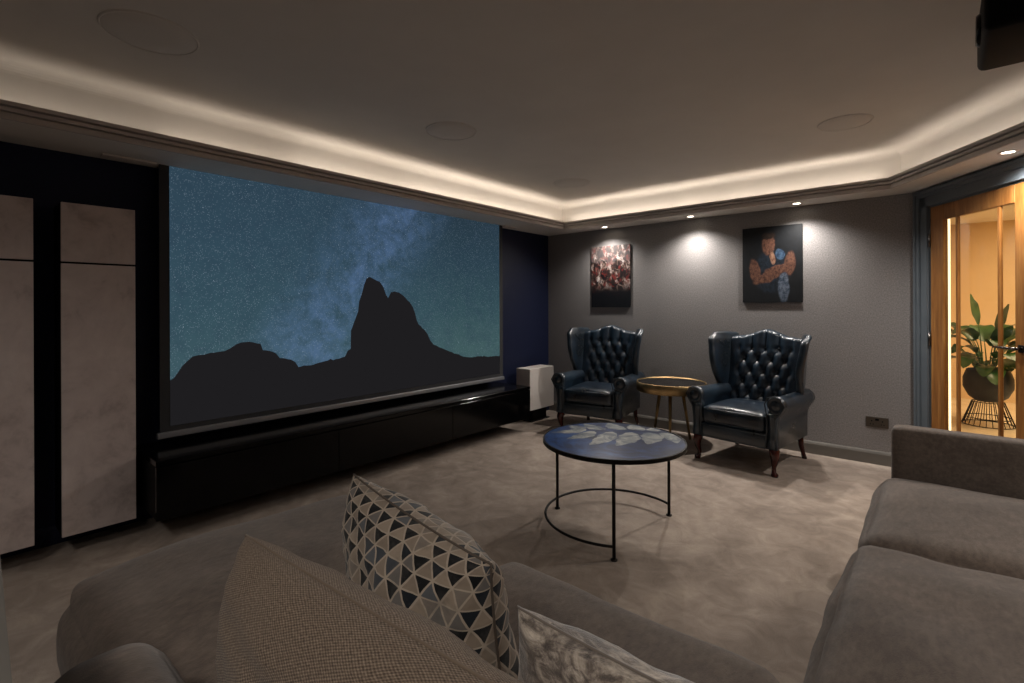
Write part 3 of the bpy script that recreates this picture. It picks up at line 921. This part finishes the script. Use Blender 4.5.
def chaos():
    t = NT('mottled_red_white_black_print'); uv = t.coord('UV'); s = t.n('SeparateXYZ', {0: uv})
    a = t.noise(uv, 7, 5, .7, .6); b = t.noise(t.n('Mapping', {0: uv, 1: (4, 2, 0)}).outputs[0], 9, 4, .65, .5); c = t.noise(t.n('Mapping', {0: uv, 1: (9, 5, 0)}).outputs[0], 11, 4, .7, .3)
    col = t.ramp(a, [(.38, s2l((14, 14, 18))), (.5, s2l((56, 40, 36))), (.56, s2l((150, 128, 118))), (.64, s2l((214, 206, 204)))])
    col = t.mix(t.ramp(b, [(.52, (0, 0, 0)), (.62, (1, 1, 1))]), col, s2l((118, 44, 40)))
    col = t.mix(t.ramp(c, [(.56, (0, 0, 0)), (.64, (1, 1, 1))]), col, s2l((16, 18, 26)))
    hi = t.math('MULTIPLY', t.ramp(t.math('ADD', s.outputs[1], t.math('MULTIPLY', b, .5)), [(.98, (0, 0, 0)), (1.3, (1, 1, 1))]), .12)
    col = t.mix(hi, col, s2l((216, 210, 210)))
    lo = t.ramp(t.math('SUBTRACT', s.outputs[1], t.math('MULTIPLY', a, .45)), [(-.0, (1, 1, 1)), (.14, (0, 0, 0))])
    col = t.mix(lo, col, s2l((13, 14, 20)))
    return t.bsdf(col, .45)


canvas(.646, 1.148, 1.295, 2.0, chaos(), 'canvas print of mottled white, red and black patches on the grey wall, nearer the screen')
SK1, SK2 = (52, 32, 25), (108, 74, 60)
canvas(2.328, 2.831, 1.338, 2.042, print_material('dark_abstract_figure_print', (11, 13, 16), (20, 23, 27), [
    (.48, .40, .30, .32, 0, (12, 15, 19), (30, 40, 52)),
    (.70, .20, .10, .22, 0, (28, 44, 60), (96, 104, 118)),
    (.45, .76, .12, .15, 0, SK1, SK2), (.45, .88, .13, .05, 0, (20, 15, 12), (44, 32, 26)),
    (.64, .63, .09, .07, -30, (26, 42, 62), (66, 88, 112)), (.52, .58, .05, .09, 10, (98, 66, 52), (150, 116, 96)),
    (.22, .42, .1, .18, 15, SK1, SK2), (.80, .50, .1, .17, -10, SK1, SK2), (.42, .33, .26, .075, 14, SK1, SK2), (.62, .43, .26, .065, 8, SK1, SK2)], 9, .03),
    'dark canvas print of a warm brown abstract shape on black, above the right wing chair')

# ------------------------------------------------------------------ socket
so_ = thing('wall_socket', 'black double power socket low on the grey wall near the door', 'socket', (3.362, 0, .345))
bm = B(); box(bm, -.076, .076, -.01, -.001, -.042, .042, .003, 2); obj('plate', bm, plain('black_nickel_plate', (84, 76, 68), .4, Metallic=.6), so_, False)
for sx in (-.036, .036):
    bm = B(); box(bm, sx - .004, sx + .004, -.0115, -.0095, .004, .014); box(bm, sx - .012, sx - .004, -.0115, -.0095, -.02, -.014); box(bm, sx + .006, sx + .014, -.0115, -.0095, -.02, -.014); obj('pin_holes', bm, M['black_matt'], so_, False)
    bm = B(); box(bm, sx - .006 + (.03 if sx < 0 else -.03), sx + .006 + (.03 if sx < 0 else -.03), -.014, -.0095, .014, .03, .001, 1); obj('rocker_switch', bm, M['black_matt'], so_, False)

# ------------------------------------------------------------------ projector
pj = thing('projector', 'black projector hanging from the ceiling at the upper right', 'projector', (4.08, -2.6, H2))
bm = B(); box(bm, -.215, .24, -.205, .205, -.285, -.1, .022, 3); obj('housing', bm, M['black_matt'], pj)
bm = B(); lathe(bm, [(.001, .012), (.05, .012), (.056, .004), (.06, -.01)], 24); bmesh.ops.transform(bm, matrix=Matrix.Translation((-.215, 0, -.2)) @ Matrix.Rotation(radians(-90), 4, 'Y'), verts=bm.verts[:]); obj('lens', bm, M['black_gloss'], pj)
bm = B(); box(bm, -.08, .12, -.09,   .09, -.1, -.085, .003, 1); tube(bm, [(0, 0, -.09), (0, 0, -.01)], .022, 16); lathe(bm, [(.001, -.012), (.07, -.012), (.075, 0), (.001, 0)], 24); obj('ceiling_mount', bm, M['black_matt'], pj)
bm = B()
for k in range(7): box(bm, -.12 + k * .035, -.1 + k * .035, -.2065, -.2045, -.23, -.15)
obj('vent_slots', bm, M['black_gloss'], pj, False)

# ------------------------------------------------------------------ door
dr = bpy.data.objects.new('door_1', None); COL.objects.link(dr); dr['kind'] = 'structure'; dr.matrix_world = DM
A0, A1, W_0, W_1 = .160, 1.04, .0, .033
ZB, ZTp = .008, 2.048
S0, M1, M2, S1 = .292, .4195, .772, .89      # glazed strips between these


def dpart(name, boxes, mat, bev=.003):
    bm = B()
    for b in boxes: box(bm, *b, bev, 1)
    return obj(name, bm, mat, dr, False)


dpart('hinge_stile', [(A0, S0, W_0, W_1, ZB, ZTp)], M['oak']); dpart('lock_stile', [(S1, A1, W_0, W_1, ZB, ZTp)], M['oak'])
dpart('top_rail', [(S0, S1, W_0, W_1, 1.935, ZTp)], M['oak']); dpart('bottom_rail', [(S0, S1, W_0, W_1, ZB, .24)], M['oak'])
for m in (M1, M2): dpart('glazing_bar', [(m - .0105, m + .0105, .0, .02, .24, 1.935)], M['oak'], .003)
for a, b in ((S0, M1 - .01), (M1 + .01, M2 - .01), (M2 + .01, S1)): dpart('glass_pane', [(a, b, .008, .013, .24, 1.935)], M['glass'], 0)
hd = dpart('handle', [(.918, .962, -.009, -.0005, 1.02, 1.068)], M['chrome'])
bm = B(); tube(bm, [(.94, -.005, 1.045), (.94, -.045, 1.045)], .009, 12); tube(bm, [(.95, -.045, 1.045), (.9, -.048, 1.046), (.84, -.05, 1.046), (.79, -.046, 1.046)], [.009, .009, .008, .007], 12); obj('lever', bm, M['chrome'], hd)
for z in (.25, 1.05, 1.8): 
    bm = B(); tube(bm, [(A0 - .003, -.008, z - .05), (A0 - .003, -.008, z + .05)], .007, 10); obj('hinge', bm, M['chrome'], dr)

# ------------------------------------------------------------------ hall beyond the door
bm = B(); box(bm, 3.62, 3.7, .12, .36, 0, 2.45); box(bm, 3.62, 3.8, .36, 4.3, 0, 2.45); obj('wall_hall_left', bm, M['hall_wall'], smooth=False, kind='structure')
bm = B(); box(bm, 3.62, 8.6, 4.2, 4.3, 0, 2.45); obj('wall_hall_end', bm, M['hall_wall'], smooth=False, kind='structure')
bm = B(); box(bm, 8.5, 8.6, -2.4, 4.2, 0, 2.45); obj('wall_hall_right', bm, M['hall_wall'], smooth=False, kind='structure')
bm = B(); box(bm, 5.12, 8.6, -2.5, -2.4, 0, 2.45); obj('wall_hall_front', bm, M['hall_wall'], smooth=False, kind='structure')
bm = B(); prism(bm, [(3.7, .16), (3.75, .13), (5.2, -2.1), (5.2, -2.45), (8.55, -2.45), (8.55, 4.25), (3.7, 4.25)], .0005, .006, 'z'); obj('floor_hall', bm, M['hall_floor'], smooth=False, kind='structure')
bm = B(); prism(bm, [(3.62, .16), (3.75, .13), (5.2, -2.1), (5.2, -2.45), (8.6, -2.45), (8.6, 4.25), (3.62, 4.25)], 2.42, 2.46, 'z'); obj('ceiling_hall', bm, M['ceiling'], smooth=False, kind='structure')
M['led_glow'] = emis('warm_led_glow', (255, 226, 170), 2.6)
ls = thing('light_strip', 'tall glowing vertical light strip on the hall wall behind the door', 'light strip', (3.80, 1.2, .01))
bm = B(); box(bm, .001, .01, -.03, .03, 0, 2.2, .002, 1); obj('channel', bm, M['white_satin'], ls, False)
bm = B(); box(bm, .0105, .034, -.025, .025, .005, 2.195, .006, 2); obj('diffuser', bm, M['led_glow'], ls, False)
ld = bpy.data.lights.new('hall_lamp', 'AREA'); ld.shape = 'RECTANGLE'; ld.size = 1.6; ld.size_y = 1.6; ld.energy = 105; ld.color = (1, .74, .44)
o = bpy.data.objects.new('hall_lamp', ld); COL.objects.link(o); o.location = (5.6, 2.4, 2.4)

# plant on a wire stand
PX, PY = 4.15, 2.38
ws = thing('plant_stand', 'flared black wire plant stand on the hall floor behind the glass door', 'plant stand', (PX, PY, .006))
bm = B(); NW = 26
for k in range(NW):
    a = 2 * pi * k / NW; tube(bm, [(.13 * cos(a), .13 * sin(a), .25), (.215 * cos(a), .215 * sin(a), .0)], .004, 5)
obj('wires', bm, M['iron'], ws)
for r, z in ((.13, .25), (.19, .08), (.215, .004)):
    bm = B(); tube(bm, [(r * cos(2 * pi * k / 36), r * sin(2 * pi * k / 36), z) for k in range(36)], .005, 6, loop=True); obj('hoop', bm, M['iron'], ws)
pl = thing('potted_plant', 'leafy green houseplant in a round charcoal pot on the wire stand', 'plant', (PX, PY, .262))
bm = B(); lathe(bm, [(.001, .0), (.1, .0), (.16, .05), (.205, .15), (.205, .25), (.175, .34), (.165, .345), (.165, .33), (.001, .33)], 36); obj('pot', bm, M['pot'], pl)
bm = B(); lathe(bm, [(.001, .335), (.1, .338), (.163, .331), (.163, .32), (.001, .32)], 24); obj('soil', bm, M['soil'], pl)
rnd = random.Random(5)


def CL(v):
    return Vector((max(v.x, -.3), v.y, max(v.z, .02)))


def leaf(az, el, L, W, base_h, droop):
    d = Vector((cos(az), sin(az), 0)); s = Vector((-sin(az), cos(az), 0))
    p0 = Vector((0, 0, .33)) + d * .04; p1 = d * (L * .55 * cos(el)) + Vector((0, 0, .33 + base_h))
    bm = B(); mid = (p0 + p1) / 2 + Vector((0, 0, base_h * .2)); cv = [(1 - t) ** 2 * p0 + 2 * t * (1 - t) * mid + t * t * p1 for t in [k / 8 for k in range(9)]]
    tube(bm, cv, [.008 - .004 * k / 8 for k in range(9)], 6); st_ = obj('stem', bm, M['stem'], pl)
    bm = B(); tdir = (cv[-1] - cv[-2]).normalized(); pos = p1.copy(); rows = []
    n = 12
    for k in range(n + 1):
        f = k / n; w = W * (sin(pi * min(1, f * .93 + .05)) ** .8) * (1.15 - .45 * f) + .002
        rows.append([CL(pos + s * (w * x) + Vector((0, 0, 1)) * (.22 * w * abs(x) - .04 * w) + Vector((0, 0, .012 * sin(f * 13) * abs(x)))) for x in (-1, -.6, -.25, 0, .25, .6, 1)])
        tdir = (tdir + Vector((0, 0, -droop / n))).normalized(); pos = pos + tdir * (L / n)
    lo_ = [[p - Vector((0, 0, .003)) for p in r] for r in rows]
    loft(bm, rows, cap=False, closed=False)
    loft(bm, lo_, cap=False, closed=False)
    obj('leaf', bm, M['leaf'], pl)


for k in range(26):
    leaf(k * 2.399 + rnd.uniform(-.2, .2), rnd.uniform(.2, .8), rnd.uniform(.28, .38), rnd.uniform(.08, .115), rnd.uniform(.04, .34), rnd.uniform(1.0, 2.6))
leaf(2.6, 1.1, .34, .075, .5, .7); leaf(.6, 1.0, .32, .07, .42, 1.0)

# ------------------------------------------------------------------ low wall behind the sofa
bm = B()
p = [(2.1, -4.965), (3.1, -4.998), (3.1, -5.12), (2.1, -5.12)]
prism(bm, p, 0, .9, 'z'); obj('wall_low', bm, M['skirting'], smooth=False, kind='structure')

# ------------------------------------------------------------------ faint ambient
w = bpy.data.worlds.new('world'); SC.world = w; w.use_nodes = True
w.node_tree.nodes['Background'].inputs[0].default_value = (.02, .018, .015, 1); w.node_tree.nodes['Background'].inputs[1].default_value = .3
c = SC.cycles
c.max_bounces = 8; c.diffuse_bounces = 5; c.glossy_bounces = 4; c.transparent_max_bounces = 8
c.sample_clamp_indirect = 4.0; c.use_denoising = True
c.caustics_reflective = True; c.caustics_refractive = False
